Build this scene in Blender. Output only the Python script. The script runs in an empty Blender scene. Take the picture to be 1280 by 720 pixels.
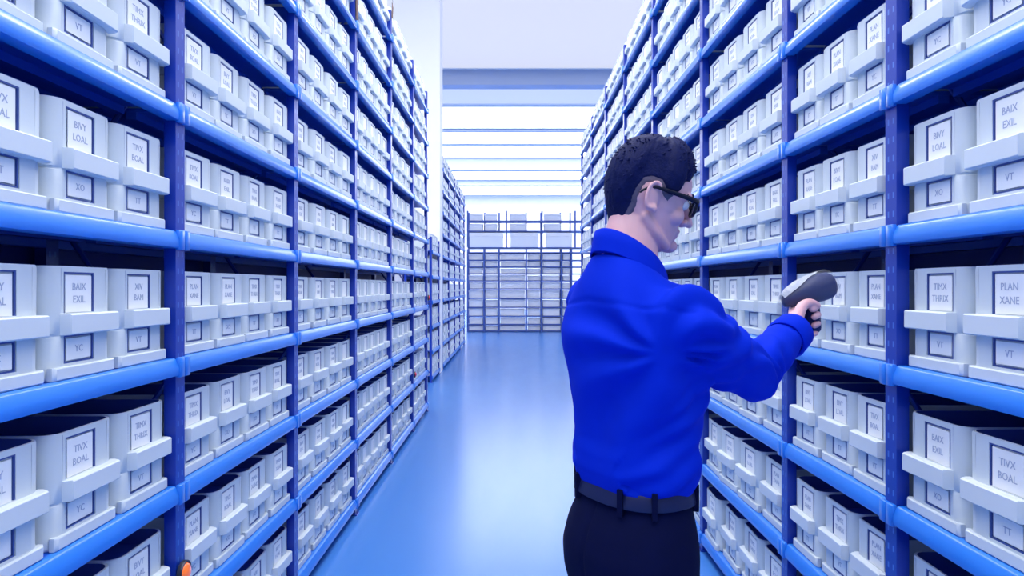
import bpy, bmesh, math, random
from mathutils import Vector, Matrix, noise
random.seed(7)
C = bpy.context.scene.collection
SC = bpy.context.scene
F_PX = 853.3; VX = 642.0; VY = 358.0; CAMZ = 1.43

# ------------------------------------------------------------------ helpers
def link(o, parent=None):
    C.objects.link(o)
    if parent: o.parent = parent
    return o

def finish(name, bm, mat, parent=None, smooth=True, angle=40):
    bmesh.ops.recalc_face_normals(bm, faces=bm.faces)
    me = bpy.data.meshes.new(name); bm.to_mesh(me); bm.free()
    for m in (mat if isinstance(mat, (list, tuple)) else [mat]): me.materials.append(m)
    if smooth: shade(me, angle)
    return link(bpy.data.objects.new(name, me), parent)

def shade(me, angle=40):
    me.polygons.foreach_set('use_smooth', [True]*len(me.polygons))
    if angle: me.set_sharp_from_angle(angle=math.radians(angle))

def box(bm, x0, x1, y0, y1, z0, z1, bevel=0, mi=0, seg=2):
    r = bmesh.ops.create_cube(bm, size=1)
    vs = r['verts']
    for v in vs:
        v.co = Vector(((x0+x1)/2+v.co.x*(x1-x0), (y0+y1)/2+v.co.y*(y1-y0), (z0+z1)/2+v.co.z*(z1-z0)))
    fs = {f for v in vs for f in v.link_faces}
    for f in fs: f.material_index = mi
    if bevel:
        es = list({e for v in vs for e in v.link_edges})
        bmesh.ops.bevel(bm, geom=es, offset=bevel, segments=seg, affect='EDGES', material=-1)

def rings(bm, rr, cap=True, mi=0, close=True):
    """loft closed rings (lists of Vectors with the same count)"""
    vv = [[bm.verts.new(p) for p in r] for r in rr]
    n = len(rr[0])
    for a, b in zip(vv, vv[1:]):
        for i in range(n if close else n-1):
            j = (i+1) % n
            f = bm.faces.new((a[i], a[j], b[j], b[i])); f.material_index = mi
    if cap:
        for r in (vv[0], vv[-1]):
            f = bm.faces.new(r); f.material_index = mi
    return vv

def catmull(pts, k):
    out = []
    n = len(pts)
    for i in range(n-1):
        p0 = pts[max(i-1, 0)]; p1 = pts[i]; p2 = pts[i+1]; p3 = pts[min(i+2, n-1)]
        for s in range(k):
            t = s/k
            out.append([0.5*((2*b)+(-a+c)*t+(2*a-5*b+4*c-d)*t*t+(-a+3*b-3*c+d)*t**3) for a, b, c, d in zip(p0, p1, p2, p3)])
    out.append(list(pts[-1]))
    return out

def tube(bm, pts, seg=14, k=6, flat=1.0, up=Vector((0, 0, 1)), mi=0, dome=True):
    """pts: (x,y,z,r) list; smooth closed tube with domed ends"""
    P = catmull([tuple(p) for p in pts], k) if k > 1 else [list(p) for p in pts]
    cs = [Vector(p[:3]) for p in P]; rs = [p[3] for p in P]
    rr = []
    prev = None
    for i, c in enumerate(cs):
        t = (cs[min(i+1, len(cs)-1)]-cs[max(i-1, 0)]).normalized()
        if prev is None:
            a = up.cross(t)
            if a.length < 1e-3: a = Vector((1, 0, 0)).cross(t)
            a.normalize()
        else:
            a = (prev-t*prev.dot(t)).normalized()
        prev = a; b = t.cross(a)
        def ring(c, r): return [c+a*(r*math.cos(2*math.pi*j/seg))+b*(r*flat*math.sin(2*math.pi*j/seg)) for j in range(seg)]
        if dome and i == 0:
            for q in (80, 55, 28): rr.append(ring(c-t*rs[i]*math.sin(math.radians(q))*0.9, rs[i]*math.cos(math.radians(q))))
        rr.append(ring(c, rs[i]))
        if dome and i == len(cs)-1:
            for q in (28, 55, 80): rr.append(ring(c+t*rs[i]*math.sin(math.radians(q))*0.9, rs[i]*math.cos(math.radians(q))))
    rings(bm, rr, True, mi)

def ellipsoid(bm, c, r, rot=None, u=20, v=14, mi=0):
    m = Matrix.Translation(c) @ (rot.to_4x4() if rot else Matrix.Identity(4)) @ Matrix.Diagonal((*r, 1))
    g = bmesh.ops.create_uvsphere(bm, u_segments=u, v_segments=v, radius=1, matrix=m)
    for vv in g['verts']:
        for f in vv.link_faces: f.material_index = mi

def remesh(bm, voxel, smooth=4, fac=0.5):
    bmesh.ops.recalc_face_normals(bm, faces=bm.faces)
    me = bpy.data.meshes.new('tmp'); bm.to_mesh(me); bm.free()
    o = bpy.data.objects.new('tmp', me); C.objects.link(o)
    r = o.modifiers.new('r', 'REMESH'); r.mode = 'VOXEL'; r.voxel_size = voxel
    if smooth:
        s = o.modifiers.new('s', 'SMOOTH'); s.iterations = smooth; s.factor = fac
    dg = bpy.context.evaluated_depsgraph_get()
    out = bpy.data.meshes.new_from_object(o.evaluated_get(dg), depsgraph=dg)
    bpy.data.objects.remove(o)
    return out

def sm(a, b, x):
    if a == b: return 1.0 if x > a else 0.0
    t = max(0, min(1, (x-a)/(b-a))); return t*t*(3-2*t)

def interp(tab, x):
    if x <= tab[0][0]: return tab[0][1:]
    for a, b in zip(tab, tab[1:]):
        if x <= b[0]:
            t = (x-a[0])/(b[0]-a[0])
            return tuple(p+(q-p)*t for p, q in zip(a[1:], b[1:]))
    return tab[-1][1:]

def empty(name, loc, label=None, cat=None, group=None, rz=0):
    o = bpy.data.objects.new(name, None); o.empty_display_size = 0.1
    o.location = loc; o.rotation_euler.z = rz
    C.objects.link(o)
    tag(o, label, cat, group)
    return o

def tag(o, label=None, cat=None, group=None, kind=None):
    if label: o['label'] = label
    if cat: o['category'] = cat
    if group: o['group'] = group
    if kind: o['kind'] = kind
    return o

# ------------------------------------------------------------------ materials
def mat(name, col, rough=0.5, metal=0.0, coat=0.0, var=0.0, vscale=8, bump=0.0, bscale=60, spec=0.5, emit=None, estr=0, sss=0, sheen=0, alpha=1, trans=0, dark=None):
    m = bpy.data.materials.new(name); m.use_nodes = True
    nt = m.node_tree; b = nt.nodes['Principled BSDF']
    def I(n): return b.inputs[n]
    I('Base Color').default_value = (*col, 1); I('Roughness').default_value = rough; I('Metallic').default_value = metal
    I('Coat Weight').default_value = coat; I('Specular IOR Level').default_value = spec
    I('Coat Roughness').default_value = 0.12
    if sss:
        I('Subsurface Weight').default_value = sss; I('Subsurface Radius').default_value = (0.012, 0.005, 0.003); I('Subsurface Scale').default_value = 1
    if sheen: I('Sheen Weight').default_value = sheen
    if trans: I('Transmission Weight').default_value = trans
    if alpha < 1: I('Alpha').default_value = alpha
    if emit: I('Emission Color').default_value = (*emit, 1); I('Emission Strength').default_value = estr
    tc = nt.nodes.new('ShaderNodeTexCoord')
    if var:
        n = nt.nodes.new('ShaderNodeTexNoise'); n.inputs['Scale'].default_value = vscale; n.inputs['Detail'].default_value = 5
        r = nt.nodes.new('ShaderNodeMix'); r.data_type = 'RGBA'
        d = dark or tuple(c*(1-var) for c in col)
        r.inputs[6].default_value = (*d, 1); r.inputs[7].default_value = (*[min(1, c*(1+var*.5)) for c in col], 1)
        nt.links.new(tc.outputs['Object'], n.inputs['Vector']); nt.links.new(n.outputs['Fac'], r.inputs[0]); nt.links.new(r.outputs[2], I('Base Color'))
    if bump:
        n = nt.nodes.new('ShaderNodeTexNoise'); n.inputs['Scale'].default_value = bscale; n.inputs['Detail'].default_value = 4
        bp = nt.nodes.new('ShaderNodeBump'); bp.inputs['Strength'].default_value = bump; bp.inputs['Distance'].default_value = 0.01
        nt.links.new(tc.outputs['Object'], n.inputs['Vector']); nt.links.new(n.outputs['Fac'], bp.inputs['Height']); nt.links.new(bp.outputs['Normal'], I('Normal'))
    return m

M = {}
M['bin'] = mat('grey_plastic', (.67, .735, .775), .5, var=.05, vscale=14, bump=.02, bscale=200)
M['lip'] = mat('pale_plastic', (.67, .73, .78), .45, var=.03, vscale=14)
M['inner'] = mat('bin_inside_shade', (.06, .12, .48), .6)  # grey bin's inside painted navy for the shade in the well
M['gap_shade'] = mat('label_gap_shade_blue', (.045, .085, .32), .4)  # dark blue stands for the shadow gaps around the labels
M['paper'] = mat('label_paper', (.93, .94, .94), .65, var=.03, vscale=30)
M['ink'] = mat('label_ink', (.42, .47, .62), .7)
M['steel'] = mat('blue_painted_steel', (.014, .205, .80), .34, coat=.5, var=.10, vscale=5, bump=.01, bscale=90)
M['deck'] = mat('blue_shelf_deck', (.012, .11, .74), .42, var=.12, vscale=4)
M['back'] = mat('shaded_blue_back_panel', (.005, .018, .34), .5, var=.3, vscale=3)  # saturated navy carries the shadow tone of the gaps above the bins
M['white'] = mat('white_paint', (.92, .92, .94), .6, var=.02, vscale=2)
M['beam'] = mat('blue_grey_ceiling_beam', (.52, .60, .78), .6, var=.05, vscale=.7)
M['ceil'] = mat('ceiling_white', (.84, .86, .95), .7, var=.03, vscale=.3)
M['lamp'] = mat('lamp_diffuser', (1, 1, 1), .5, emit=(1.0, .98, .94), estr=10)
M['sky'] = mat('luminous_panel', (1, 1, 1), .5, emit=(1.0, .99, .98), estr=3.6)
M['glow_soft'] = mat('ceiling_soft_glow', (.2, .2, .22), .5, emit=(.78, .80, .90), estr=.80)  # emission puts the plain near ceiling's brightness into its surface
M['fill_sheet'] = mat('unseen_fill_glow', (1, 1, 1), .5, emit=(1.0, .98, .93), estr=3.0)  # added out of view for soft overhead light
M['glow_dim'] = mat('pale_blue_ceiling_glow', (.15, .15, .18), .5, emit=(.54, .64, .88), estr=.85)  # faint emission added to brighten the ceiling strip behind the beam
M['house'] = mat('lamp_housing', (.8, .84, .9), .4)
M['skin'] = mat('skin', (.80, .46, .50), .5, var=.07, vscale=25, sss=.15, bump=.03, bscale=400)
M['hair'] = mat('dark_hair', (.003, .008, .070), .65, var=.4, vscale=120, bump=.25, bscale=260, spec=.15)
M['shave'] = mat('cropped_hair', (.11, .09, .15), .7, var=.3, vscale=300)
M['shirt'] = mat('royal_blue_cotton', (.0004, .024, .56), .8, var=.06, vscale=30, bump=.05, bscale=500, spec=.08)
M['trouser'] = mat('navy_trousers', (.001, .003, .036), .85, var=.15, vscale=30, bump=.04, bscale=500, spec=.12)
M['belt'] = mat('dark_belt', (.010, .016, .075), .4, bump=.03, bscale=200, spec=.25)
M['frame'] = mat('black_glasses', (.003, .004, .02), .35, spec=.3)
M['lens'] = mat('glasses_lens', (.9, .95, 1), .03, alpha=.18)
M['eye'] = mat('eye_white', (.8, .82, .88), .25)
M['iris'] = mat('iris', (.02, .015, .02), .2)
M['scanner'] = mat('scanner_navy', (.008, .018, .11), .42, var=.2, vscale=30, spec=.3)
M['scangrey'] = mat('scanner_grey', (.75, .80, .90), .4, bump=.8, bscale=60)  # also paints the wrap's pale highlight on the scan head
M['wrap'] = mat('clear_plastic_wrap', (.88, .93, 1), .2, alpha=.05, bump=.6, bscale=70)
M['shoe'] = mat('black_shoe', (.01, .012, .03), .3, coat=.4)
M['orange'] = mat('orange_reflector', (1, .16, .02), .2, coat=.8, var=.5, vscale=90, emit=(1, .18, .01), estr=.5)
M['red'] = mat('red_reflector', (.75, .02, .05), .3, coat=.5)
M['black'] = mat('black_plastic', (.01, .012, .03), .35)
M['brown'] = mat('brown_card', (.16, .09, .08), .8)
M['carton'] = mat('white_carton', (.90, .92, .95), .6, var=.04, vscale=4)
M['rackpale'] = mat('grey_blue_frame', (.05, .11, .40), .45)

# post material: punched slots as part of the post's own surface
def post_material():
    m = mat('blue_upright', (.003, .036, .36), .35, coat=.3)
    nt = m.node_tree; b = nt.nodes['Principled BSDF']
    tc = nt.nodes.new('ShaderNodeTexCoord'); sp = nt.nodes.new('ShaderNodeSeparateXYZ')
    nt.links.new(tc.outputs['Object'], sp.inputs[0])
    def mth(op, a, bb=None):
        n = nt.nodes.new('ShaderNodeMath'); n.operation = op
        for i, q in enumerate((a, bb)):
            if q is None: continue
            if isinstance(q, (int, float)): n.inputs[i].default_value = q
            else: nt.links.new(q, n.inputs[i])
        return n.outputs[0]
    z = mth('FRACT', mth('DIVIDE', sp.outputs['Z'], .05))
    inz = mth('LESS_THAN', mth('ABSOLUTE', mth('SUBTRACT', z, .5)), .16)
    y = mth('ABSOLUTE', sp.outputs['Y'])
    iny = mth('LESS_THAN', mth('ABSOLUTE', mth('SUBTRACT', y, .012)), .0035)
    msk = mth('MULTIPLY', inz, iny)
    mx = nt.nodes.new('ShaderNodeMix'); mx.data_type = 'RGBA'
    mx.inputs[6].default_value = (.003, .036, .38, 1); mx.inputs[7].default_value = (.07, .18, .60, 1)
    nt.links.new(msk, mx.inputs[0]); nt.links.new(mx.outputs[2], b.inputs['Base Color'])
    return m
M['post'] = post_material()

def floor_material():
    m = mat('blue_epoxy_floor', (.13, .36, .86), .2, coat=.0, spec=.8)
    nt = m.node_tree; b = nt.nodes['Principled BSDF']
    tc = nt.nodes.new('ShaderNodeTexCoord')
    mp = nt.nodes.new('ShaderNodeMapping'); mp.inputs['Scale'].default_value = (1.6, .35, 1)
    n = nt.nodes.new('ShaderNodeTexNoise'); n.inputs['Scale'].default_value = 2.2; n.inputs['Detail'].default_value = 6
    r = nt.nodes.new('ShaderNodeMix'); r.data_type = 'RGBA'
    r.inputs[6].default_value = (.055, .22, .64, 1); r.inputs[7].default_value = (.068, .245, .67, 1)
    nt.links.new(tc.outputs['Object'], mp.inputs['Vector']); nt.links.new(mp.outputs[0], n.inputs['Vector'])
    nt.links.new(n.outputs['Fac'], r.inputs[0]); nt.links.new(r.outputs[2], b.inputs['Base Color'])
    n2 = nt.nodes.new('ShaderNodeTexNoise'); n2.inputs['Scale'].default_value = 5; n2.inputs['Detail'].default_value = 5
    mr = nt.nodes.new('ShaderNodeMapRange'); mr.inputs[3].default_value = .20; mr.inputs[4].default_value = .26
    nt.links.new(mp.outputs[0], n2.inputs['Vector']); nt.links.new(n2.outputs['Fac'], mr.inputs[0]); nt.links.new(mr.outputs[0], b.inputs['Roughness'])
    bp = nt.nodes.new('ShaderNodeBump'); bp.inputs['Strength'].default_value = .06; bp.inputs['Distance'].default_value = .02
    nt.links.new(n2.outputs['Fac'], bp.inputs['Height'])
    return m
M['floor'] = floor_material()

# ------------------------------------------------------------------ setting
def struct(name, x0, x1, y0, y1, z0, z1, m, bevel=0):
    bm = bmesh.new(); box(bm, x0, x1, y0, y1, z0, z1, bevel)
    return tag(finish(name, bm, M[m], None, bool(bevel)), kind='structure')
ZC = 7.0
struct('floor', -7, 9, -4, 42, -.2, 0, 'floor')
struct('ceiling', -7, 9, -4, 42, ZC, ZC+.2, 'ceil')
struct('wall_left', -7.2, -7, -4, 42, 0, ZC, 'white')
struct('wall_right', 9, 9.2, -4, 42, 0, ZC, 'white')
struct('wall_back', -7, 9, 42, 42.2, 0, ZC, 'white')
struct('trim_1', -7, 9, 17.5, 17.9, ZC-.40, ZC, 'beam')
struct('trim_2', -7, 9, 23.9, 24.1, ZC-.14, ZC, 'beam')
struct('trim_3', -7, 9, 26.5, 26.7, ZC-.08, ZC, 'ceil')
struct('trim_4', -7, 9, 29.2, 29.6, ZC-.6, ZC, 'beam')
struct('trim_5', -7, 9, 35.5, 35.8, ZC-.3, ZC, 'ceil')
struct('trim_6', -2.7, -1.208, 11.2, 11.62, 0, ZC, 'white')

def ceiling_panel(y0, y1, lab, m='sky'):
    t = empty('ceiling_light', (1, (y0+y1)/2, ZC-.03), lab, 'ceiling light')
    bm = bmesh.new()
    h = (y1-y0)/2
    for a in ((-6.5, 6.5, -h, -h+.06), (-6.5, 6.5, h-.06, h), (-6.5, -6.44, -h+.06, h-.06), (6.44, 6.5, -h+.06, h-.06)):
        box(bm, a[0], a[1], a[2], a[3], -.04, .03)
    finish('frame', bm, M['house'], t, False)
    bm = bmesh.new(); box(bm, -6.44, 6.44, -h+.06, h-.06, -.02, .01)
    finish('diffuser', bm, M[m], t, False)
ceiling_panel(20.9, 23.8, 'glowing white ceiling panel just beyond the thick blue ceiling beam')
ceiling_panel(24.2, 26.4, 'glowing white ceiling panel just beyond the thin blue ceiling line')
ceiling_panel(26.8, 29.1, 'glowing white ceiling panel in front of the second thick blue beam')
ceiling_panel(30.6, 35.2, 'glowing white ceiling panel behind the second thick blue beam')
ceiling_panel(36.2, 41.0, 'farthest glowing white ceiling panel, above the back wall')

ceiling_panel(17.95, 20.7, 'pale blue ceiling strip behind the thick blue beam, its brightness added as glow', 'glow_dim')
ceiling_panel(8.1, 17.3, 'near ceiling before the thick blue beam, its brightness added as soft glow', 'glow_soft')
ceiling_panel(-3.6, 7.9, 'unseen glowing sheet added overhead to light the man and near shelves', 'fill_sheet')
# aisle lamps above the frame; last four added unseen to brighten the far end
for i, (lx, y) in enumerate(((0, -1.6), (0, 1.6), (0, 4.8), (0, 8.0), (-4.2, 14.5), (-4.2, 18.3), (4.6, 14.5), (4.6, 18.3))):
    t = empty('linear_lamp', (lx, y, 5.4), ['long white suspended lamp behind the camera above the aisle', 'long white suspended lamp above the man', 'long white suspended lamp above the aisle beyond the man', 'farthest long white suspended lamp above the aisle', 'nearer added unseen lamp behind the left racks, brightening the far end', 'farther added unseen lamp behind the left racks, brightening the far end', 'nearer added unseen lamp behind the right rack, brightening the far end', 'farther added unseen lamp behind the right rack, brightening the far end'][i], 'lamp', 'suspended linear lamps')
    bm = bmesh.new(); box(bm, -.34, .34, -1.3, 1.3, .012, .09, .01); finish('housing', bm, M['house'], t)
    bm = bmesh.new(); box(bm, -.31, .31, -1.26, 1.26, -.004, .012); finish('diffuser', bm, M['lamp'], t, False)
    for s in (-1, 1):
        bm = bmesh.new(); tube(bm, [(0, s, .09, .006), (0, s, 1.6, .006)], seg=8, k=1); finish('hanging_rod', bm, M['house'], t)

# ------------------------------------------------------------------ storage bin (front faces local -y, width on x)
BW = .216; BD = .34; BH = .256
def rrect(x0, x1, y0, y1, rf, rb, z, n=4):
    out = []
    for (cx, cy, r, a0) in ((x0+rf, y0+rf, rf, 180), (x1-rf, y0+rf, rf, 270), (x1-rb, y1-rb, rb, 0), (x0+rb, y1-rb, rb, 90)):
        for i in range(n+1):
            a = math.radians(a0+90*i/n); out.append(Vector((cx+r*math.cos(a), cy+r*math.sin(a), z)))
    return out
# recess windows (x half-width, z0, z1)
WSH = -.016
WINS = ((.050, .150, .243), (.048, .036, .099))
def bin_body(bm, lod=0, mi=0, mi_in=1):
    n = 4 if lod == 0 else 1
    hw = BW/2
    if lod:
        box(bm, -hw, hw, 0, BD, 0, BH, 0, mi)
        return
    # outer skin: side/back/corner shell with the front flat left open, filled by a windowed front plate
    rf, rb = .034, .012
    fw = hw-rf            # half width of flat front
    prof = [(.0, .004), (.004, 0), (.030, 0), (.034, .002), (.096, .002), (.098, .005), (.102, .005), (.104, .0), (.146, 0), (.250, -.001), (.256, .002)]
    rr = []
    for z, ins in prof:
        rr.append(rrect(-hw+ins, hw-ins, 0+ins*.0, BD-ins, rf, rb, z, n))
    vv = [[bm.verts.new(p) for p in r] for r in rr]
    N = len(rr[0])
    fi = n          # edge index between corner 1 end and corner 2 start is the flat front
    for a, b in zip(vv, vv[1:]):
        for i in range(N):
            j = (i+1) % N
            if i == fi: continue
            f = bm.faces.new((a[i], a[j], b[j], b[i])); f.material_index = mi
    f = bm.faces.new(vv[0]); f.material_index = mi
    # top rim and inside well
    t = .006
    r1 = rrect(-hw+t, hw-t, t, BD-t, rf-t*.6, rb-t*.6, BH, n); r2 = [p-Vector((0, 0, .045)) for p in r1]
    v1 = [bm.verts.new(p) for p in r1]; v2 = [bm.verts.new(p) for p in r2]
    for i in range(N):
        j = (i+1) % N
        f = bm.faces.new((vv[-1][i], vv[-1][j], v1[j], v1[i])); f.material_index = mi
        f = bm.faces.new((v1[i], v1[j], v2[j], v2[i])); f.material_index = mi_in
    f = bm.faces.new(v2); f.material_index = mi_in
    # front plate with two recessed windows
    xs = [-fw, -.050+WSH, .050+WSH, fw]
    zs = [0, .036, .099, .150, .243, BH]
    def P(x, y, z): return bm.verts.new((x, y, z))
    for a in range(3):
        for b in range(5):
            x0, x1, z0, z1 = xs[a], xs[a+1], zs[b], zs[b+1]
            if a == 1 and b in (1, 3):
                d = .0055
                o = [P(x0, 0, z0), P(x1, 0, z0), P(x1, 0, z1), P(x0, 0, z1)]
                q = [P(x0, d, z0), P(x1, d, z0), P(x1, d, z1), P(x0, d, z1)]
                for k in range(4):
                    f = bm.faces.new((o[k], o[(k+1) % 4], q[(k+1) % 4], q[k])); f.material_index = mi
                f = bm.faces.new(q); f.material_index = mi
            else:
                f = bm.faces.new((P(x0, 0, z0), P(x1, 0, z0), P(x1, 0, z1), P(x0, 0, z1))); f.material_index = mi
    bmesh.ops.remove_doubles(bm, verts=bm.verts, dist=.0006)

def bin_lip(bm, lod=0, mi=0):
    # protruding hand band with chamfered ends, and the foot flange
    for (z0, z1, d, n0, n1, w0, w1) in ((.101, .148, .020, -.077, -.068, .105, .096), (.001, .030, .007, -.103, -.096, .103, .097)):
        if lod:
            box(bm, n1, w1, -d, 0, z0, z1, 0, mi); continue
        def sec(z, d): return [Vector((n0, .010, z)), Vector((n0, -.001, z)), Vector((n1, -d, z)), Vector((w1, -d, z)), Vector((w0, -.001, z)), Vector((w0, .010, z))]
        e = .003
        rings(bm, [sec(z0, d-e), sec(z0+e, d), sec(z1-e, d), sec(z1, d-e)], True, mi)

def mk(name, fn, mats, angle=35):
    bm = bmesh.new(); fn(bm)
    bmesh.ops.recalc_face_normals(bm, faces=bm.faces)
    me = bpy.data.meshes.new(name); bm.to_mesh(me); bm.free()
    for m in mats: me.materials.append(m)
    shade(me, angle)
    return me

def mirrored(me):
    m2 = me.copy(); m2.transform(Matrix.Diagonal((-1, 1, 1, 1))); m2.flip_normals(); return m2

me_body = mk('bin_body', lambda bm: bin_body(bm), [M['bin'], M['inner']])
me_lip = mk('bin_lip', lambda bm: bin_lip(bm), [M['lip']])
def gap_shade(bm, i):
    hw, z0, z1 = WINS[i]; t = .0035
    # slim dark frame in the recess, painting the shadow gaps around the label
    for a in ((-hw, -hw+t, z0, z1), (hw-t, hw, z0, z1), (-hw+t, hw-t, z1-t, z1), (-hw+t, hw-t, z0, z0+t)):
        if i == 0 and a[3] == z0+t: continue
        box(bm, a[0], a[1], .0012, .0055, a[2], a[3])
me_gap = [mk('label_gap_shade', lambda bm, i=i: gap_shade(bm, i), [M['gap_shade']], 30) for i in (0, 1)]
def label_mesh(i, seed):
    rnd = random.Random(seed)
    hw, z0, z1 = WINS[i]
    def fn(bm):
        l = .006+rnd.uniform(0, .003); r = .006+rnd.uniform(0, .004)
        box(bm, -hw+l, hw-r, .0012, .003, z0+(.001 if i == 0 else .007), z1-.007)
        tl = rnd.uniform(-.02, .02)
        for v in bm.verts: v.co.z += v.co.x*tl
    return mk('label', fn, [M['paper']], 30)
me_label = [[label_mesh(i, s+10*i) for s in range(4)] for i in (0, 1)]

WORDS = [('BIVY', 'LOAL'), ('XIV', 'BAM'), ('TIMX', 'THRIX'), ('BAIX', 'EXIL'), ('PLAN', 'XANE'), ('TIVX', 'BOAL')]
SHORT = ['TT', 'VT', 'XO', 'YC']
def writing(lines, sizes, zs, sx):
    bm = bmesh.new()
    for s, sz, z in zip(lines, sizes, zs):
        cu = bpy.data.curves.new('t', 'FONT'); cu.body = s; cu.size = sz; cu.align_x = 'CENTER'; cu.extrude = .0003; cu.resolution_u = 2
        o = bpy.data.objects.new('t', cu); C.objects.link(o)
        dg = bpy.context.evaluated_depsgraph_get()
        me = bpy.data.meshes.new_from_object(o.evaluated_get(dg), depsgraph=dg)
        bpy.data.objects.remove(o)
        me.transform(Matrix.Translation((0, .0008, z)) @ Matrix.Rotation(math.pi/2, 4, 'X') @ Matrix.Diagonal((sx, 1, 1, 1)))
        bm.from_mesh(me); bpy.data.meshes.remove(me)
    me = bpy.data.meshes.new('writing'); bm.to_mesh(me); bm.free(); me.materials.append(M['ink'])
    return me
for col in (me_gap, me_label[0], me_label[1]):
    for me in col: me.transform(Matrix.Translation((WSH, 0, 0)))
SIDES = {-1: (me_body, me_lip, me_gap, me_label)}
SIDES[1] = (mirrored(me_body), mirrored(me_lip), [mirrored(m) for m in me_gap], [[mirrored(m) for m in c] for c in me_label])
me_write = [[writing(w, (.023, .023), (.202, .173), .9) for w in WORDS], [writing((w,), (.022,), (.060,), .9) for w in SHORT]]

# one joined, simpler copy used for the far ones
def bin_joined(bm):
    bin_body(bm, 1, 0, 1); bin_lip(bm, 1, 2)
    for i in (0, 1):
        hw, z0, z1 = WINS[i]
        box(bm, WSH-hw, WSH+hw, -.0008, .002, z0, z1, 0, 3); box(bm, WSH-hw+.006, WSH+hw-.006, -.0016, .001, z0+.004, z1-.006, 0, 4)  # dark plate behind each label stands for its shadow gap
bm_far = bmesh.new(); bin_joined(bm_far)
far_me = bpy.data.meshes.new('far_bin'); bm_far.to_mesh(far_me); bm_far.free()

# ------------------------------------------------------------------ racks
LEVELS = [.10+.3733*k for k in range(10)]
RDEPTH = .44
def rack(name_, side, L, far_edges, label, kmax=None, near_open=True):
    """side -1 left, +1 right; L lateral of the beam face; far_edges: depth of each post's far edge"""
    y0 = far_edges[0]; X = lambda d: side*(L+d)
    t = empty('shelving_rack', (X(.2), far_edges[0], 0), label, 'shelving rack')
    ox, oy = X(.2), far_edges[0]
    def place(o, x=0, y=0):  # child meshes are given in world metres
        return o
    def bx(bm, d0, d1, ya, yb, z0, z1, bev=0):
        a, b = sorted((X(d0)-ox, X(d1)-ox)); box(bm, a, b, ya-oy, yb-oy, z0, z1, bev)
    lev = [z for k, z in enumerate(LEVELS) if kmax is None or k <= kmax]
    top = lev[-1]+.20
    PW = .054
    for e in far_edges:
        for d in (.012, RDEPTH-.05):
            bm = bmesh.new()
            # c-section post, origin at its own base
            a, b = sorted((0, side*.006)); 
            def pb(d0, d1, ya, yb): 
                q0, q1 = sorted((side*d0, side*d1)); box(bm, q0, q1, ya, yb, .0, top)
            pb(0, .005, -PW/2, PW/2); pb(.005, .034, -PW/2, -PW/2+.005); pb(.005, .034, PW/2-.005, PW/2)
            o = finish('upright', bm, M['post'], t, False)
            o.location = (X(d)-ox, e-PW/2-oy, 0)
        bm = bmesh.new(); bx(bm, .0, .062, e-PW-.006, e+.006, 0, .008); finish('foot_plate', bm, M['post'], t, False)
        bm = bmesh.new()  # side bracing between front and rear posts
        z = .15
        pts = []
        while z+.5 < top:
            pts.append((z, z+.5)); z += .5
        for i, (za, zb) in enumerate(pts):
            d0, d1 = (.05, RDEPTH-.05) if i % 2 == 0 else (RDEPTH-.05, .05)
            tube(bm, [(X(d0)-ox, e-PW/2-oy, za, .008), (X(d1)-ox, e-PW/2-oy, zb, .008)], seg=6, k=1, dome=False)
        finish('side_brace', bm, M['post'], t)
    for bi, (ea, eb) in enumerate(zip(far_edges, far_edges[1:])):
        ya, yb = ea, eb-PW
        for z in lev:
            bm = bmesh.new()
            # stepped front beam
            a, b = ya-PW/2+.002, yb+PW/2-.002
            pr = [(0.012, -.052), (.002, -.050), (0, -.044), (0, -.026), (.010, -.005), (.014, 0), (.036, 0), (.036, -.052)]
            ra = [Vector((X(d)-ox, ya+.003-oy, z+h)) for d, h in pr]; rb_ = [Vector((X(d)-ox, yb-.003-oy, z+h)) for d, h in pr]
            rings(bm, [ra, rb_])
            bm_o = finish('shelf_beam', bm, M['steel'], t, True, 60)
            for (c0, c1) in ((ya-PW/2+.0015, ya+.004), (yb-.004, yb+PW/2-.0015)):
                bm = bmesh.new()
                q0, q1 = sorted((X(-.0035)-ox, X(.0115)-ox)); box(bm, q0, q1, c0-oy, c1-oy, z-.056, z+.002, .002, 0, 1)
                finish('connector', bm, M['steel'], bm_o, True, 60)
            bm = bmesh.new(); bx(bm, .036, RDEPTH-.05, ya+.002, yb-.002, z-.012, z-.001)
            for q in (.16, .28): bx(bm, q, q+.03, ya+.004, yb-.004, z-.034, z-.012)
            bx(bm, RDEPTH-.05, RDEPTH-.012, ya, yb, z-.05, z-.001)
            finish('shelf_deck', bm, M['deck'], t, False)
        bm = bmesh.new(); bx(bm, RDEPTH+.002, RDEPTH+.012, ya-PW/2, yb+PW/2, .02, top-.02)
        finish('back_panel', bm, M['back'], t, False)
    return t

LEFT = dict(side=-1, L=.976, edges=[.97, 2.05, 3.13, 4.31, 5.55, 6.77, 7.85], name='left rack')
RIGHT = dict(side=1, L=1.007, edges=[.70, 1.871, 2.595, 3.735, 5.05, 6.35, 7.65, 9.0, 10.35], name='right rack')
FAR2A = dict(side=-1, L=1.20, edges=[10.16, 11.17], name='distant left rack', kmax=5)
FAR2B = dict(side=-1, L=1.20, edges=[11.72, 12.9, 14.2, 15.5, 16.9], name='distant left rack')
rack('l', -1, .976, LEFT['edges'], 'tall blue steel shelving rack filling the left side of the aisle')
rack('r', 1, 1.007, RIGHT['edges'], 'tall blue steel shelving rack the man faces on the right')
rack('f', -1, 1.20, FAR2A['edges'], 'short single-bay blue rack in front of the white pillar', 5)
rack('g', -1, 1.20, FAR2B['edges'], 'distant blue shelving rack behind the white pillar on the left')

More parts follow.
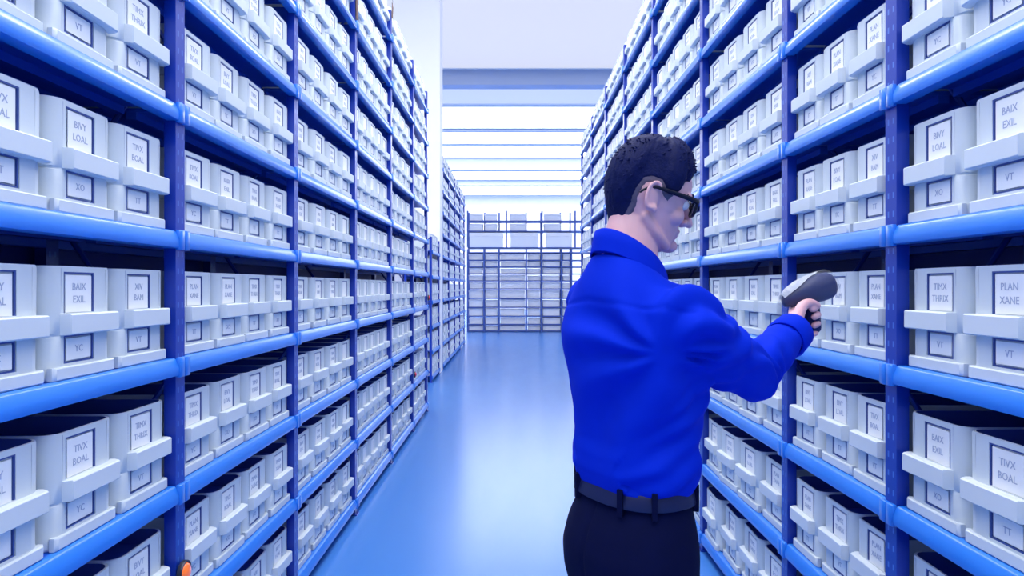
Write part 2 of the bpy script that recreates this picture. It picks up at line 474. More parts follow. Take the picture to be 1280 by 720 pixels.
def project(x, y, z): return (VX+F_PX*x/y, VY-F_PX*(z-CAMZ)/y)
ORD = ['first', 'second', 'third', 'fourth', 'fifth', 'sixth']
BAY = ['nearest', 'second', 'third', 'fourth', 'fifth', 'sixth', 'seventh', 'eighth']
def row_words(k):
    n = k-3
    if n == 0: return 'at scanner height'
    return '%s %s %s scanner height' % (['one', 'two', 'three', 'four', 'five', 'six'][abs(n)-1], 'shelf' if abs(n) == 1 else 'shelves', 'above' if n > 0 else 'below')
cands = []
for R in (LEFT, RIGHT, FAR2A, FAR2B):
    s = R['side']; E = R['edges']
    for bi, (ea, eb) in enumerate(zip(E, E[1:])):
        inner = eb-.06-ea; n = max(1, round(inner/.262)) if not (R is RIGHT and bi == 1) else 3
        pitch = inner/n
        if R is RIGHT and bi == 0: pitch = .238; n = 4
        for k, z in enumerate(LEVELS):
            if R.get('kmax') is not None and k > R['kmax']: continue
            for j in range(n):
                # j counts from the far post
                yc = (eb-.06)-pitch*(j+.5)
                dx = .034+random.uniform(-.004, .005); rz = random.gauss(0, .6)
                if R is RIGHT and bi in (2, 3) and k in (0, 1) : dx += random.uniform(-.012, .01); rz += random.gauss(0, 2.0)
                x = s*(R['L']+dx); yc += random.uniform(-.004, .004)
                a = project(s*R['L'], max(yc-.1, .2), z); b = project(s*R['L'], yc+.1, z)
                a2 = project(s*R['L'], max(yc-.1, .2), z+BH); b2 = project(s*R['L'], yc+.1, z+BH)
                xs = [q[0] for q in (a, b, a2, b2)]; ys = [q[1] for q in (a, b, a2, b2)]
                x0, x1, y0, y1 = max(min(xs), 0), min(max(xs), 1280), max(min(ys), 0), min(max(ys), 720)
                area = (x1-x0)*(y1-y0) if x1 > x0+2 and y1 > y0+2 else 0
                if x0 > 722 and x1 < 862 and y0 > 330: area = 0
                if x0 > 768 and x1 < 860 and y0 > 185 and y1 < 340: area = 0
                cands.append((area, R['name'], bi, k, j, x, yc, z, (math.pi/2 if s < 0 else -math.pi/2)+math.radians(rz), max(.96, min(1.14, (pitch-.014)/.216))))
cands.sort(key=lambda c: -c[0])
hero, rest = cands[:300], cands[300:]
proto = {}
for idx, (area, rn, bi, k, j, x, y, z, rz, n) in enumerate(hero):
    t = empty('storage_bin', (x, y, z), 'grey bin %s, %s, %s bay, %s from far post' % (row_words(k), rn, BAY[bi], ORD[j]), 'storage bin', 'storage bins on the %s' % rn, rz); t.scale.x = n
    def part(name, me, par):
        if me.name not in proto:
            proto[me.name] = bpy.data.objects.new(name, me); o = proto[me.name]
        else:
            o = proto[me.name].copy()
        C.objects.link(o); o.parent = par
        return o
    sd = -1 if x < 0 else 1; S_ = SIDES[sd]
    part('body', S_[0], t); part('front_lip', S_[1], t)
    for i in (0, 1):
        part('label_gap_shade', S_[2][i], t)
        l = part('label', S_[3][i][random.randrange(4)], t)
        if idx < 130:
            part('writing', random.choice(me_write[i]), l).location.x = -WSH*sd
bm = bmesh.new()
for (area, rn, bi, k, j, x, y, z, rz, n) in rest:
    if y < .6: continue
    m4 = Matrix.Translation((x, y, z)) @ Matrix.Rotation(rz, 4, 'Z') @ Matrix.Diagonal((n if x < 0 else -n, 1, 1, 1))
    f0 = len(bm.verts)
    bm.from_mesh(far_me)
    bm.verts.ensure_lookup_table()
    for v in bm.verts[f0:]: v.co = m4 @ v.co
o = finish('distant_storage_bins', bm, [M['bin'], M['inner'], M['lip'], M['gap_shade'], M['paper']], None, False)
tag(o, 'dense rows of small grey bins filling the far ends of the blue racks', 'storage bins', kind='stuff')

# ------------------------------------------------------------------ small things on the left rack
def reflector(x, y, z, r, m, lab):
    t = empty('reflector', (x, y, z), lab, 'reflector')
    bm = bmesh.new()
    rr = []
    for d, q in ((0, 1.0), (.010, 1.0), (.013, .96), (.013, .84), (.008, .80)):
        rr.append([Vector((d, q*r*math.cos(a*math.pi/12), q*r*math.sin(a*math.pi/12))) for a in range(24)])
    rings(bm, rr); finish('rim', bm, M['black'], t)
    bm = bmesh.new()
    rr = []
    for d, q in ((.008, .80), (.015, .72), (.020, .5), (.0225, .2)):
        rr.append([Vector((d, q*r*math.cos(a*math.pi/12), q*r*math.sin(a*math.pi/12))) for a in range(24)])
    rings(bm, rr); finish('lens', bm, M[m], t)
reflector(-.9845+.0035, 2.02, .585, .034, 'orange', 'round orange reflector in a black rim on the nearest left post')
reflector(-.9845+.0035, 6.74, .56, .030, 'red', 'small red reflector low on a distant left rack post')
reflector(-.9845+.0035, 7.82, 1.30, .034, 'red', 'small red reflector on the end post of the left rack')
for (y, z, h, lab) in ((4.28, 3.10, .16, 'brown card tag hanging high on the third left post'), (5.52, 3.60, .12, 'brown card tag at the top of the fourth left post')):
    t = empty('card_tag', (-.982, y, z), lab, 'tag')
    bm = bmesh.new()
    pts = [(-.022, 0), (.022, 0), (.026, h*.75), (.012, h), (-.012, h), (-.026, h*.75)]
    rings(bm, [[Vector((d+.004*math.sin(b*30), a, b)) for a, b in pts] for d in (0, .003)])
    finish('card', bm, M['brown'], t, False)
    bm = bmesh.new(); tube(bm, [(.002, 0, h-.01, .0015), (.004, .004, h+.02, .0015), (0, 0, h+.04, .0015)], seg=6, k=3); finish('string', bm, M['black'], t)

# ------------------------------------------------------------------ the rack across the back
BY = 21.4
def bxp(px): return (px-VX)*BY/F_PX
def bzp(py): return CAMZ+(VY-py)*BY/F_PX
posts = [584.5, 605, 623.5, 658, 677, 702, 714.5, 745, 778]
zs = [.05, .25, .51, .79, 1.07, 1.37, 1.62, 1.84, 2.06, 2.27, 2.51, 2.66, 3.18, 3.50]
t = empty('shelving_rack', (0, BY, 0), 'wide low-contrast rack standing across the far end of the aisle', 'shelving rack')
for p in posts:
    for d in (0, .55):
        bm = bmesh.new(); box(bm, bxp(p)-.024, bxp(p)+.024, d, d+.06, 0, 3.80 if d else 2.60); finish('upright', bm, M['rackpale'], t, False)
for p in (584.5, 633, 677.5, 719, 778):
    bm = bmesh.new(); box(bm, bxp(p)-.024, bxp(p)+.024, 0, .06, 2.66, 3.80); finish('upright', bm, M['rackpale'], t, False)
for z in zs:
    bm = bmesh.new(); box(bm, bxp(posts[0]), bxp(posts[-1]), -.01, .60, z-.035, z-.003); finish('shelf', bm, M['rackpale'], t, False)
ncart = 0
def carton(x0, x1, z0, z1, dy, lab, grp):
    t = empty('carton', ((x0+x1)/2, BY+dy, z0), lab, 'carton', grp)
    w = (x1-x0)/2; h = z1-z0
    bm = bmesh.new(); box(bm, -w, w, 0, .45, 0, h*.74, .004, 0, 1); finish('body', bm, M['carton'], t)
    bm = bmesh.new(); box(bm, -w-.008, w+.008, -.012, .46, h*.74, h, .004, 0, 1); finish('lid', bm, M['white'], t)
COLS = ['first', 'second', 'third', 'fourth', 'fifth', 'sixth', 'seventh', 'eighth']
ROWN = ['bottom', 'second', 'third', 'fourth', 'fifth', 'sixth', 'seventh', 'eighth', 'ninth', 'tenth']
for r in range(10):
    for c in range(8):
        x0, x1 = bxp(posts[c])+.03, bxp(posts[c+1])-.03
        if x1-x0 < .15: pass
        h = zs[r+1]-zs[r]-.055+random.uniform(-.02, .01)
        if posts[c] > 714: continue
        carton(x0+random.uniform(0, .03), x1-random.uniform(0, .03), zs[r], zs[r]+max(h, .1), .07+random.uniform(0, .03),
               'white carton, %s column from left, %s row of the far rack' % (COLS[c], ROWN[r]), 'small white cartons on the far rack')
for i, (a, b) in enumerate(((587, 628.5), (638, 672.5), (683, 715))):
    carton(bxp(a), bxp(b), 2.66, 2.66+.45, -.02, ['wide white carton on the left of the three overhanging the far rack', 'middle of the three wide white cartons overhanging the far rack', 'wide white carton on the right of the three overhanging the far rack'][i], 'three wide cartons on the far rack')
for r, z in enumerate((3.18, 3.50)):
    for i, (a, b) in enumerate(((587, 603), (606, 621), (637, 657), (680.5, 701))):
        carton(bxp(a), bxp(b), z, z+.22, .07, 'pale carton, %s from left, on the %s shelf of the far rack' % (ORD[i], ['second highest', 'topmost'][r]), 'cartons on the top of the far rack')

# ------------------------------------------------------------------ the man
PC = Vector((.247, 1.385, 0)); TH = math.radians(60)
Rz = Matrix.Rotation(-TH, 3, 'Z')
def W(x, y, z): return PC+Rz @ Vector((x, y, z))          # body frame (x his right, y forward) to the world
man = empty('person', PC, 'man in royal blue shirt and glasses, back turned, raising a scanner to the right rack', 'person')
def put(name, me, m, angle=0, parent=None):
    for v in me.vertices: v.co -= PC
    me.materials.clear()
    for q in (m if isinstance(m, list) else [m]): me.materials.append(q)
    shade(me, angle)
    me.name = name
    return link(bpy.data.objects.new(name, me), parent or man)
def put_bm(name, bm, m, angle=40, parent=None):
    bmesh.ops.recalc_face_normals(bm, faces=bm.faces)
    me = bpy.data.meshes.new(name); bm.to_mesh(me); bm.free()
    return put(name, me, m, angle, parent)

def sring(cx, cyf, cyb, w, z, n=40, e=2.3, tf=W, tiltf=0):
    """superellipse ring: front extent cyf, back extent cyb, half width w"""
    out = []
    yc = (cyf+cyb)/2; h = (cyf-cyb)/2
    for i in range(n):
        a = 2*math.pi*i/n
        c, s = math.cos(a), math.sin(a)
        x = cx+w*math.copysign(abs(c)**(2/e), c); y = yc+h*math.copysign(abs(s)**(2/e), s)
        out.append(tf(x, y, z+tiltf*y))
    return out

# joints (world)
SH_R = Vector((.318, 1.262, 1.362)); EL_R = Vector((.486, 1.40, 1.252)); WR_R = Vector((.638, 1.555, 1.328))
SH_L = Vector((.178, 1.515, 1.385)); EL_L = Vector((.215, 1.60, 1.125)); WR_L = Vector((.30, 1.72, 1.30))

# ---- head frame
HY = math.radians(88); HP = math.radians(-17); HR = math.radians(2)
HC = Vector((.283, 1.392, 1.612)); HS = .875
HM = Matrix.Rotation(-HY, 3, 'Z') @ Matrix.Rotation(HP, 3, 'X') @ Matrix.Rotation(HR, 3, 'Y')
def H(x, y, z): return HC+HM @ (Vector((x, y*.92-.004, z))*HS)
HEAD = [(-.118, .062, .018, .018), (-.112, .074, .004, .030), (-.100, .084, -.020, .043), (-.085, .086, -.045, .053), (-.066, .087, -.066, .060),
        (-.045, .088, -.084, .066), (-.020, .087, -.097, .072), (.0, .087, -.103, .0755), (.020, .094, -.106, .077), (.05, .090, -.105, .074),
        (.075, .077, -.096, .066), (.095, .056, -.078, .052), (.108, .030, -.052, .034), (.114, .006, -.028, .014)]
def head_ext(z): return interp(HEAD, z)
def head_rings(grow=0):
    out = []
    for i in range(44):
        z = -.118+.232*i/43
        f, b, w = head_ext(z)
        e = 2.35 if z > -.03 else 2.1
        out.append(sring(0, f, b, w, z, 48, e, H))
    return out

def hand(bm, T, curl=1.0, side=1):
    """T maps hand-frame points: x across the palm (index side +), y from wrist towards the knuckles, z out of the back of the hand"""
    def V(x, y, z): return T(Vector((x*side, y, z)))
    def tb(ps, **k): tube(bm, [(*V(*p[:3]), p[3]) for p in ps], seg=10, k=4, **k)
    tb([(-.018, -.02, 0, .020), (-.018, .03, 0, .019), (-.024, .075, .002, .013)])
    tb([(0, -.03, 0, .021), (0, .03, 0, .019), (0, .085, .004, .014)])
    tb([(.018, -.02, 0, .019), (.020, .03, 0, .018), (.026, .080, .003, .014)])
    for fx, L, kz in ((-.031, .062, 0), (-.010, .078, .003), (.011, .085, .004), (.031, .076, .002)):
        r = .0088 if fx > -.03 else .0076
        y0 = .082-(0.006 if abs(fx) > .03 else 0)
        a = 0; p = Vector((fx, y0, kz)); pts = [(fx*.9, y0-.02, kz, r*1.1), (*p, r*1.1)]
        for seg, da in ((.45, 70*curl), (.32, 80*curl), (.23, 50*curl)):
            a += math.radians(da)
            p = p+Vector((0, math.cos(a), -math.sin(a)))*(L*seg)
            pts.append((*p, r*(1.0 if seg > .3 else .88)))
        tb(pts)
    tb([(.024, .005, -.006, .015), (.044, .030, -.018, .0125), (.046, .052, -.034, .0105), (.034, .066, -.048, .0090)])

# hand frame of the right hand: gripping a nearly upright handle
def frame(o, xa, ya):
    ya = ya.normalized(); xa = (xa-ya*xa.dot(ya)).normalized(); za = xa.cross(ya)
    m = Matrix((xa, ya, za)).transposed()
    return lambda v: o+m @ v
fdir = (WR_R-EL_R).normalized()
GRIP_UP = Vector((-.10, .06, 1)).normalized()
HD = Vector((.42, .88, .22))
TR = frame(WR_R+fdir*.012, GRIP_UP, HD)          # index side up, knuckles forward, back of hand to the right
TL = frame(WR_L, Vector((0, -.4, .6)), Vector((.35, .5, .8)))

# ---- continuous skin body
bm = bmesh.new()
rings(bm, head_rings())
def hn(pts, **k): tube(bm, [(*H(*p[:3]), p[3]*HS) for p in pts], seg=12, k=4, **k)
# nose, nostrils, lips, brow, chin, cheek
hn([(0, .088, .006, .0075), (0, .099, -.012, .0085), (0, .110, -.030, .0100), (0, .114, -.036, .0098)])
for s in (-1, 1):
    ellipsoid(bm, H(s*.0125, .099, -.038), (.0085, .012, .0075))
    ellipsoid(bm, H(s*.030, .080, .020), (.022, .010, .008), HM)
    ellipsoid(bm, H(s*.040, .062, -.032), (.020, .020, .020))
hn([(-.024, .074, -.064, .0050), (-.010, .088, -.0605, .0060), (0, .091, -.0600, .0058), (.010, .088, -.0605, .0060), (.024, .074, -.064, .0050)])
hn([(-.021, .074, -.069, .0050), (0, .089, -.0715, .0068), (.021, .074, -.069, .0050)])
ellipsoid(bm, H(0, .080, -.098), (.019, .013, .014))
# jaw angle
for s in (-1, 1):
    hn([(s*.062, -.010, -.055, .012), (s*.054, .030, -.085, .013), (s*.026, .066, -.102, .012)])
# ears: plate, rim and lobe
for s in (-1, 1):
    ellipsoid(bm, H(s*.080, -.012, -.012), (.007*HS, .017, .029), HM @ Matrix.Rotation(s*.35, 3, 'Z'), 14, 12)
    rim = []
    for i in range(13):
        a = math.radians(-60+i*24)
        yy = -.014-.016*math.cos(a-math.pi/2+.4)*1.0; 
        yy = -.012+.0175*math.cos(math.radians(40+i*22)); zz = -.008+.029*math.sin(math.radians(40+i*22))
        rim.append((s*(.086+.004*math.sin(math.radians(i*15))), yy, zz, .0040))
    hn(rim)
    ellipsoid(bm, H(s*.082, .000, -.036), (.006, .008, .008))
# neck
nb = W(0, -.028, 1.40); nm = W(.0, -.012, 1.50); nt_ = H(0, -.022, -.060)
tube(bm, [(*W(0, -.03, 1.34), .07), (*nb, .066), (*nm, .055), (*nt_, .050), (*H(0, -.022, -.02), .046)], seg=24, k=5)
tube(bm, [(*W(0, -.035, 1.42), .045), (*W(0, -.034, 1.50), .042), (*H(0, -.044, -.05), .034)], seg=20, k=5)
# torso, arms and legs under the clothes
BT = [(.86, .100, -.108, .130), (.95, .088, -.100, .126), (1.05, .070, -.066, .100), (1.15, .090, -.084, .122), (1.28, .105, -.104, .150), (1.38, .085, -.098, .150), (1.44, .045, -.075, .10)]
rr = []
for i in range(24):
    z = .86+.58*i/23; f, b, w = interp(BT, z); rr.append(sring(0, f-.012, b+.012, w-.008, z, 32))
rings(bm, rr)
for S, E, Wr in ((SH_R, EL_R, WR_R), (SH_L, EL_L, WR_L)):
    ctr = W(0, 0, 1.37)
    tube(bm, [(*(ctr*.5+S*.5), .052), (*S, .047), (*(S*.5+E*.5), .044), (*E, .038), (*(E*.6+Wr*.4), .037), (*Wr, .026)], seg=16, k=5)
for s in (-1, 1):
    tube(bm, [(*W(s*.066, -.01, .88), .064), (*W(s*.074, .0, .70), .062), (*W(s*.09, .01, .49), .052), (*W(s*.092, -.015, .34), .050), (*W(s*.095, -.02, .10), .036), (*W(s*.095, -.02, .05), .036)], seg=16, k=5)
    tube(bm, [(*W(s*.095, -.04, .05), .036), (*W(s*.098, .06, .045), .034), (*W(s*.10, .13, .035), .024)], seg=14, k=4)
hand(bm, TR, 1.0, 1)
hand(bm, TL, .8, -1)
sk = remesh(bm, .0026, 3, .5)
put('body', sk, M['skin'])

# ---- eyes, brows
for s in (-1, 1):
    bm = bmesh.new(); ellipsoid(bm, H(s*.031, .078, -.001), (.0115, .0115, .0115), None, 20, 14)
    e = put_bm('eye', bm, M['eye'])
    bm = bmesh.new(); ellipsoid(bm, H(s*.031, .0865, -.003), (.0052, .0042, .0052), HM, 16, 10); put_bm('iris', bm, M['iris'], 40, e)
    bm = bmesh.new(); tube(bm, [(*H(s*.014, .098, .019), .0022), (*H(s*.032, .093, .025), .0034), (*H(s*.052, .076, .020), .0018)], seg=8, k=5); put_bm('eyebrow', bm, M['hair'])

# ---- hair: a shell over the skull with a cut outline, plus tufts
def hair_t(a, z):
    """a: angle from the face front (0) to the back (pi); thickness of hair, negative where there is none"""
    d = math.degrees(a)
    # lower hairline height by angle
    tab = [(0, .068), (22, .066), (40, .050), (52, .046), (60, .020), (70, .004), (78, .006), (88, .030), (98, .032), (108, .024), (118, -.014), (130, -.062), (150, -.094), (180, -.100)]
    hl = interp(tab, d)[0]
    g = z-hl
    if g < -.012: return -.006-.030*sm(-.05, -.085, z)
    base = .003+.011*sm(.0, .04, g)+.008*sm(.03, .08, g)
    if d > 85: base = .0035+.012*sm(.015, .07, g)+.004*sm(.05, .12, g)
    if d < 50: base += .007*sm(.0, .012, g)
    base += .006*sm(.07, .105, z)
    return -.006+(base+.006)*sm(-.006, .004, g)
def skull(a, z):
    f, b, w = head_ext(z)
    if z < -.03 and math.cos(a) < 0:
        b = interp([(-.13, -.078), (-.085, -.082), (-.045, -.090), (-.03, -.0935)], z)[0]; w = max(w, interp([(-.13, .052), (-.06, .060)], z)[0])
    e = 2.35 if z > -.03 else 2.1
    yc = (f+b)/2; h = (f-b)/2
    c, s = math.sin(a), math.cos(a)
    return Vector((w*math.copysign(abs(c)**(2/e), c), yc+h*math.copysign(abs(s)**(2/e), s), z))
bm = bmesh.new(); rr = []
NA, NZ = 160, 90
for i in range(NZ):
    q = i/(NZ-1)
    z = -.112+.2255*q
    z = min(z, .1135)
    ring = []
    for j in range(NA):
        a = 2*math.pi*j/NA; aa = a if a <= math.pi else 2*math.pi-a
        p = skull(a, z)
        c = Vector((0, -.012, .015)); n = (p-c); n.z *= 1.1; n.normalize()
        t = hair_t(aa, z)
        if t > 0:
            st = noise.noise(Vector((a*14, z*30, 3)))*.5+noise.noise(Vector((a*34, z*55, 9)))*.4
            t *= 1+.16*st
        q2 = p+n*t
        ring.append(H(*q2))
    rr.append(ring)
rings(bm, rr)
for i in range(260):
    a = random.uniform(0, 2*math.pi); z = random.uniform(-.02, .113)
    if random.random() < .5: z = random.uniform(.07, .113)
    aa = a if a <= math.pi else 2*math.pi-a
    t = hair_t(aa, z)
    if t < .010: continue
    p = skull(a, z); n = (p-Vector((0, -.012, .015))).normalized()
    b0 = p+n*t*.55
    fwd = Vector((random.uniform(-.3, .3), .75, .25)) if z > .055 and aa < 2.0 else Vector((random.uniform(-.15, .15), -.25, -.9))
    tip = b0+n*(t*.45+.0035)+(fwd-n*fwd.dot(n))*random.uniform(.006, .013)
    mid = (b0+tip)/2+n*.003
    tube(bm, [(*H(*b0), .0024), (*H(*mid), .0017), (*H(*tip), .0004)], seg=5, k=2, dome=False)
put_bm('hair', bm, M['hair'], 0)
# cropped sides and nape
bm = bmesh.new(); rr = []
def crop_t(aa, z):
    d = math.degrees(aa)
    hl = interp([(0, .2), (55, .2), (62, .012), (72, -.012), (80, -.004), (92, .018), (104, .014), (114, -.036), (126, -.085), (150, -.116), (180, -.120)], d)[0]
    if z-hl < -.006: return -.005-.030*sm(-.05, -.085, z)
    return -.005+.0064*sm(-.006, .006, z-hl)
for i in range(70):
    z = -.130+.183*i/69
    rr.append([H(*(skull(2*math.pi*j/140, z)+(skull(2*math.pi*j/140, z)-Vector((0, -.012, z))).normalized()*crop_t(min(2*math.pi*j/140, 2*math.pi-2*math.pi*j/140), z))) for j in range(140)])
rings(bm, rr); put_bm('cropped_hair', bm, M['shave'], 0)

# ---- glasses (worn: clothing of the man)
gl = bpy.data.objects.new('glasses', None); link(gl, man)
def gput(name, bm, m):
    return put_bm(name, bm, m, 40, gl)
for s in (-1, 1):
    bm = bmesh.new(); ring = []
    for i in range(25):
        a = 2*math.pi*i/24
        c, q = math.cos(a), math.sin(a)
        x = .034+.026*math.copysign(abs(c)**.6, c); z = -.002+.019*math.copysign(abs(q)**.6, q)
        ring.append((*H(s*x, .107-.28*(x-.008)**1.0*.35-.0, z), .0032))
    tube(bm, ring, seg=8, k=2, dome=False); gput('rim', bm, M['frame'])
    bm = bmesh.new()
    f = bm.faces.new([bm.verts.new(Vector(p[:3])) for p in ring[:-1]]); r = bmesh.ops.extrude_face_region(bm, geom=[f])
    for v in [g for g in r['geom'] if isinstance(g, bmesh.types.BMVert)]: v.co += HM @ Vector((0, .0015, 0))
    gput('lens', bm, M['lens'])
    bm = bmesh.new(); tube(bm, [(*H(s*.060, .100, .010), .0056), (*H(s*.072, .080, .010), .0052), (*H(s*.084, .02, .010), .0042), (*H(s*.086, -.012, .010), .0036), (*H(s*.083, -.034, .000), .0026), (*H(s*.081, -.044, -.010), .0020)], seg=8, k=4, up=Vector((0, 0, 1)), flat=1.0)
    gput('temple_arm', bm, M['frame'])
bm = bmesh.new(); tube(bm, [(*H(-.009, .105, .006), .0024), (*H(0, .109, .009), .0024), (*H(.009, .105, .006), .0024)], seg=8, k=3); gput('bridge', bm, M['frame'])

# ---- shirt
ST = [(1.028, .086, -.090, .120), (1.052, .098, -.106, .134), (1.085, .102, -.112, .140), (1.13, .102, -.098, .136), (1.20, .108, -.104, .144), (1.28, .120, -.126, .166), (1.34, .118, -.132, .174), (1.39, .100, -.126, .160), (1.43, .074, -.112, .130), (1.465, .054, -.098, .094), (1.50, .044, -.086, .066)]
bm = bmesh.new(); rr = []
for i in range(54):
    z = 1.028+.472*i/53
    f, b, w = interp(ST, z)
    rr.append(sring(0, f, b, w, z, 64, 2.35, lambda x, y, zz, z=z: W(x, y, zz-.50*(y+.09)*sm(1.42, 1.5, z))))
rings(bm, rr)
def mix(a, b, t): return a*(1-t)+b*t
ctr = W(0, -.02, 1.36)
tube(bm, [(*mix(ctr, SH_R, .2), .074), (*mix(ctr, SH_R, .65), .071), (*SH_R, .064), (*(mix(SH_R, EL_R, .35)+Vector((0, 0, -.004))), .062), (*(mix(SH_R, EL_R, .7)+Vector((0, 0, -.006))), .058), (*(EL_R+Vector((.002, -.004, -.004))), .051),
          (*mix(EL_R, WR_R, .25), .050), (*mix(EL_R, WR_R, .55), .045), (*mix(EL_R, WR_R, .80), .039), (*mix(EL_R, WR_R, .93), .036)], seg=28, k=6)
tube(bm, [(*mix(ctr, SH_L, .55), .080), (*SH_L, .066), (*mix(SH_L, EL_L, .5), .060), (*EL_L, .054), (*mix(EL_L, WR_L, .5), .047), (*mix(EL_L, WR_L, .93), .038)], seg=24, k=6)
sh = remesh(bm, .0048, 22, .6)
# folds
AX = (EL_R-SH_R).normalized(); FX = (WR_R-EL_R).normalized()
def fold(p):
    d = 0
    q = Rz.transposed() @ (p-PC)
    z = p.z
    arm = max(0, (p-SH_R).dot(AX))
    onarm = sm(.02, .08, arm)*(1 if (p-PC).xy.length > .12 else 0)
    torso = 1-onarm
    wv = lambda s, *k: noise.noise(Vector(k)*s)
    # torso: broad drape, tighter horizontal folds above the belt
    low = 1-sm(1.06, 1.22, z)
    d += torso*(.011*noise.noise(Vector((q.x*7, q.y*5, z*5)))+.008*low*noise.noise(Vector((q.x*6, q.y*6+z*6, z*30))))
    # pull from the right armpit across the back
    r = (q-Vector((.16, -.06, 1.31)))
    dist = r.length; ang = math.atan2(r.z, -r.x)
    d += torso*.009*sm(.02, .08, dist)*(1-sm(.14, .34, dist))*math.sin(ang*9+2*noise.noise(q*6))
    # sleeve: folds gathered at shoulder and elbow
    ue = (p-EL_R).length
    g1 = 1-sm(.05, .16, ue)
    s = (p-EL_R).dot(FX)-(p-EL_R).dot(AX)*.3
    d += onarm*(.0042*g1*math.sin(s*150+9*noise.noise(p*11))+.009*noise.noise(p*15)+.0050*noise.noise(Vector((arm*9, p.z*22+arm*14, p.y*9)))*1.3)
    d += onarm*.004*(1-sm(.1, .2, arm))*math.sin(arm*70-p.z*90+3*noise.noise(p*9))
    # yoke seam
    yk = z-(1.405-.10*abs(q.x))
    if q.y < -.02 and torso > .5: d -= .0022*math.exp(-(yk/.0045)**2)
    return d
sh.update()
nrm = [v.normal.copy() for v in sh.vertices]
for v, n in zip(sh.vertices, nrm):
    v.co = v.co+n*fold(v.co)
shirt = put('shirt', sh, M['shirt'])
# cuff
bm = bmesh.new(); rr = []
a_ = FX.cross(Vector((0, 0, 1))).normalized(); b_ = FX.cross(a_)
base = mix(EL_R, WR_R, .76)
for d, r in ((.000, .0435), (.004, .0465), (.030, .0455), (.056, .044), (.060, .0415), (.058, .0385), (.03, .038), (.002, .039)):
    rr.append([base+FX*d+a_*(r+.0012*math.sin(3*q))*math.cos(q)+b_*(r+.0012*math.sin(2*q+1))*math.sin(q) for q in [2*math.pi*i/36 for i in range(36)]])
rings(bm, rr+[rr[0]], False); put_bm('cuff', bm, M['shirt'], 50, shirt)
base = None
# collar: folded band around the neck
bm = bmesh.new(); rr = []
NC = 60
for i in range(NC+1):
    a = math.radians(-160+320*i/NC)      # 0 = back of neck
    c, s = math.sin(a), -math.cos(a)
    fr = sm(90, 160, abs(math.degrees(a)))
    def pt(r, z): 
        return W(c*r*.93, -.016+s*r*.98+.010*fr, z)
    yy = -s; zt = 1.545-.045*(1+s)-.02*fr; zb = zt-.040-.010*fr
    prof = [pt(.066, zb-.010), (pt(.0650, zt-.004)), pt(.068, zt), pt(.0735, zt-.002), pt(.077, (zt+zb)/2), pt(.0815, zb-.004-.018*fr), pt(.079, zb-.006-.018*fr), pt(.074, zb+.006)]
    rr.append(prof)
rings(bm, rr); put_bm('collar', bm, M['shirt'], 60, shirt)
# front buttons
for z in (1.12, 1.20, 1.28, 1.36):
    f = interp(ST, z)[0]
    bm = bmesh.new(); ellipsoid(bm, W(0, f+.004, z), (.006, .006, .006), None, 10, 8); put_bm('button', bm, M['frame'], 0, shirt)

# ---- trousers
TT = [(.80, .094, -.112, .142), (.86, .098, -.128, .150), (.91, .100, -.132, .150), (.96, .094, -.120, .142), (1.00, .088, -.102, .130), (1.045, .082, -.088, .120)]
bm = bmesh.new(); rr = []
for i in range(26):
    z = .80+.245*i/25; f, b, w = interp(TT, z); rr.append(sring(0, f, b, w, z, 56, 2.3))
rings(bm, rr)
for s in (-1, 1):
    tube(bm, [(*W(s*.070, -.016, .85), .082), (*W(s*.075, -.010, .74), .080), (*W(s*.082, .0, .60), .074), (*W(s*.088, .0, .48), .070), (*W(s*.096, -.012, .30), .068), (*W(s*.097, -.018, .10), .062), (*W(s*.097, -.018, .055), .062)], seg=24, k=6)
tr = remesh(bm, .006, 8, .6); tr.update()
nrm = [v.normal.copy() for v in tr.vertices]
for v, n in zip(tr.vertices, nrm):
    p = v.co; q = Rz.transposed() @ (p-PC)
    d = .004*noise.noise(Vector((q.x*9, q.y*9, p.z*7)))
    if p.z > .84: d -= .003*math.exp(-((q.x)/.004)**2) if q.y < 0 else 0
    v.co = p+n*d
trousers = put('trousers', tr, M['trouser'])
# belt and loops
bm = bmesh.new()
def br(off, z):
    f, b, w = interp(TT, z); return sring(0, f+off, b-off, w+off, z, 56, 2.3)
rr = [br(.000, 1.014), br(.0085, 1.014), br(.0100, 1.017), br(.0105, 1.038), br(.009, 1.042), br(.000, 1.042)]
rings(bm, rr+[rr[0]], False); belt = put_bm('belt', bm, M['belt'], 50)
for a in (-150, -115, -62, -28, 30, 150):
    f, b, w = interp(TT, 1.02); c, s = math.cos(math.radians(a)), math.sin(math.radians(a)); e = 2.3
    def q(off, z, da):
        c, s = math.cos(math.radians(a+da)), math.sin(math.radians(a+da))
        f, b, w = interp(TT, 1.02)
        return W((w+off)*math.copysign(abs(c)**(2/e), c), (f+b)/2+((f-b)/2+off)*math.copysign(abs(s)**(2/e), s), z)
    bm = bmesh.new()
    rings(bm, [[q(.004, z, -2.6), q(.0145, z, -2.6), q(.0145, z, 2.6), q(.004, z, 2.6)] for z in (1.000, 1.004, 1.046, 1.050)])
    put_bm('belt_loop', bm, M['trouser'], 40, trousers)
bm = bmesh.new()
yb = interp(TT, 1.02)[0]
for (x0, x1, z0, z1) in ((-.024, -.019, 1.0, 1.042), (.019, .024, 1.0, 1.042), (-.019, .019, 1.0, 1.005), (-.019, .019, 1.037, 1.042)):
    box(bm, x0, x1, yb+.010, yb+.016, z0, z1)
for v in bm.verts: v.co = W(*v.co)
put_bm('buckle', bm, M['scangrey'], 40, belt)
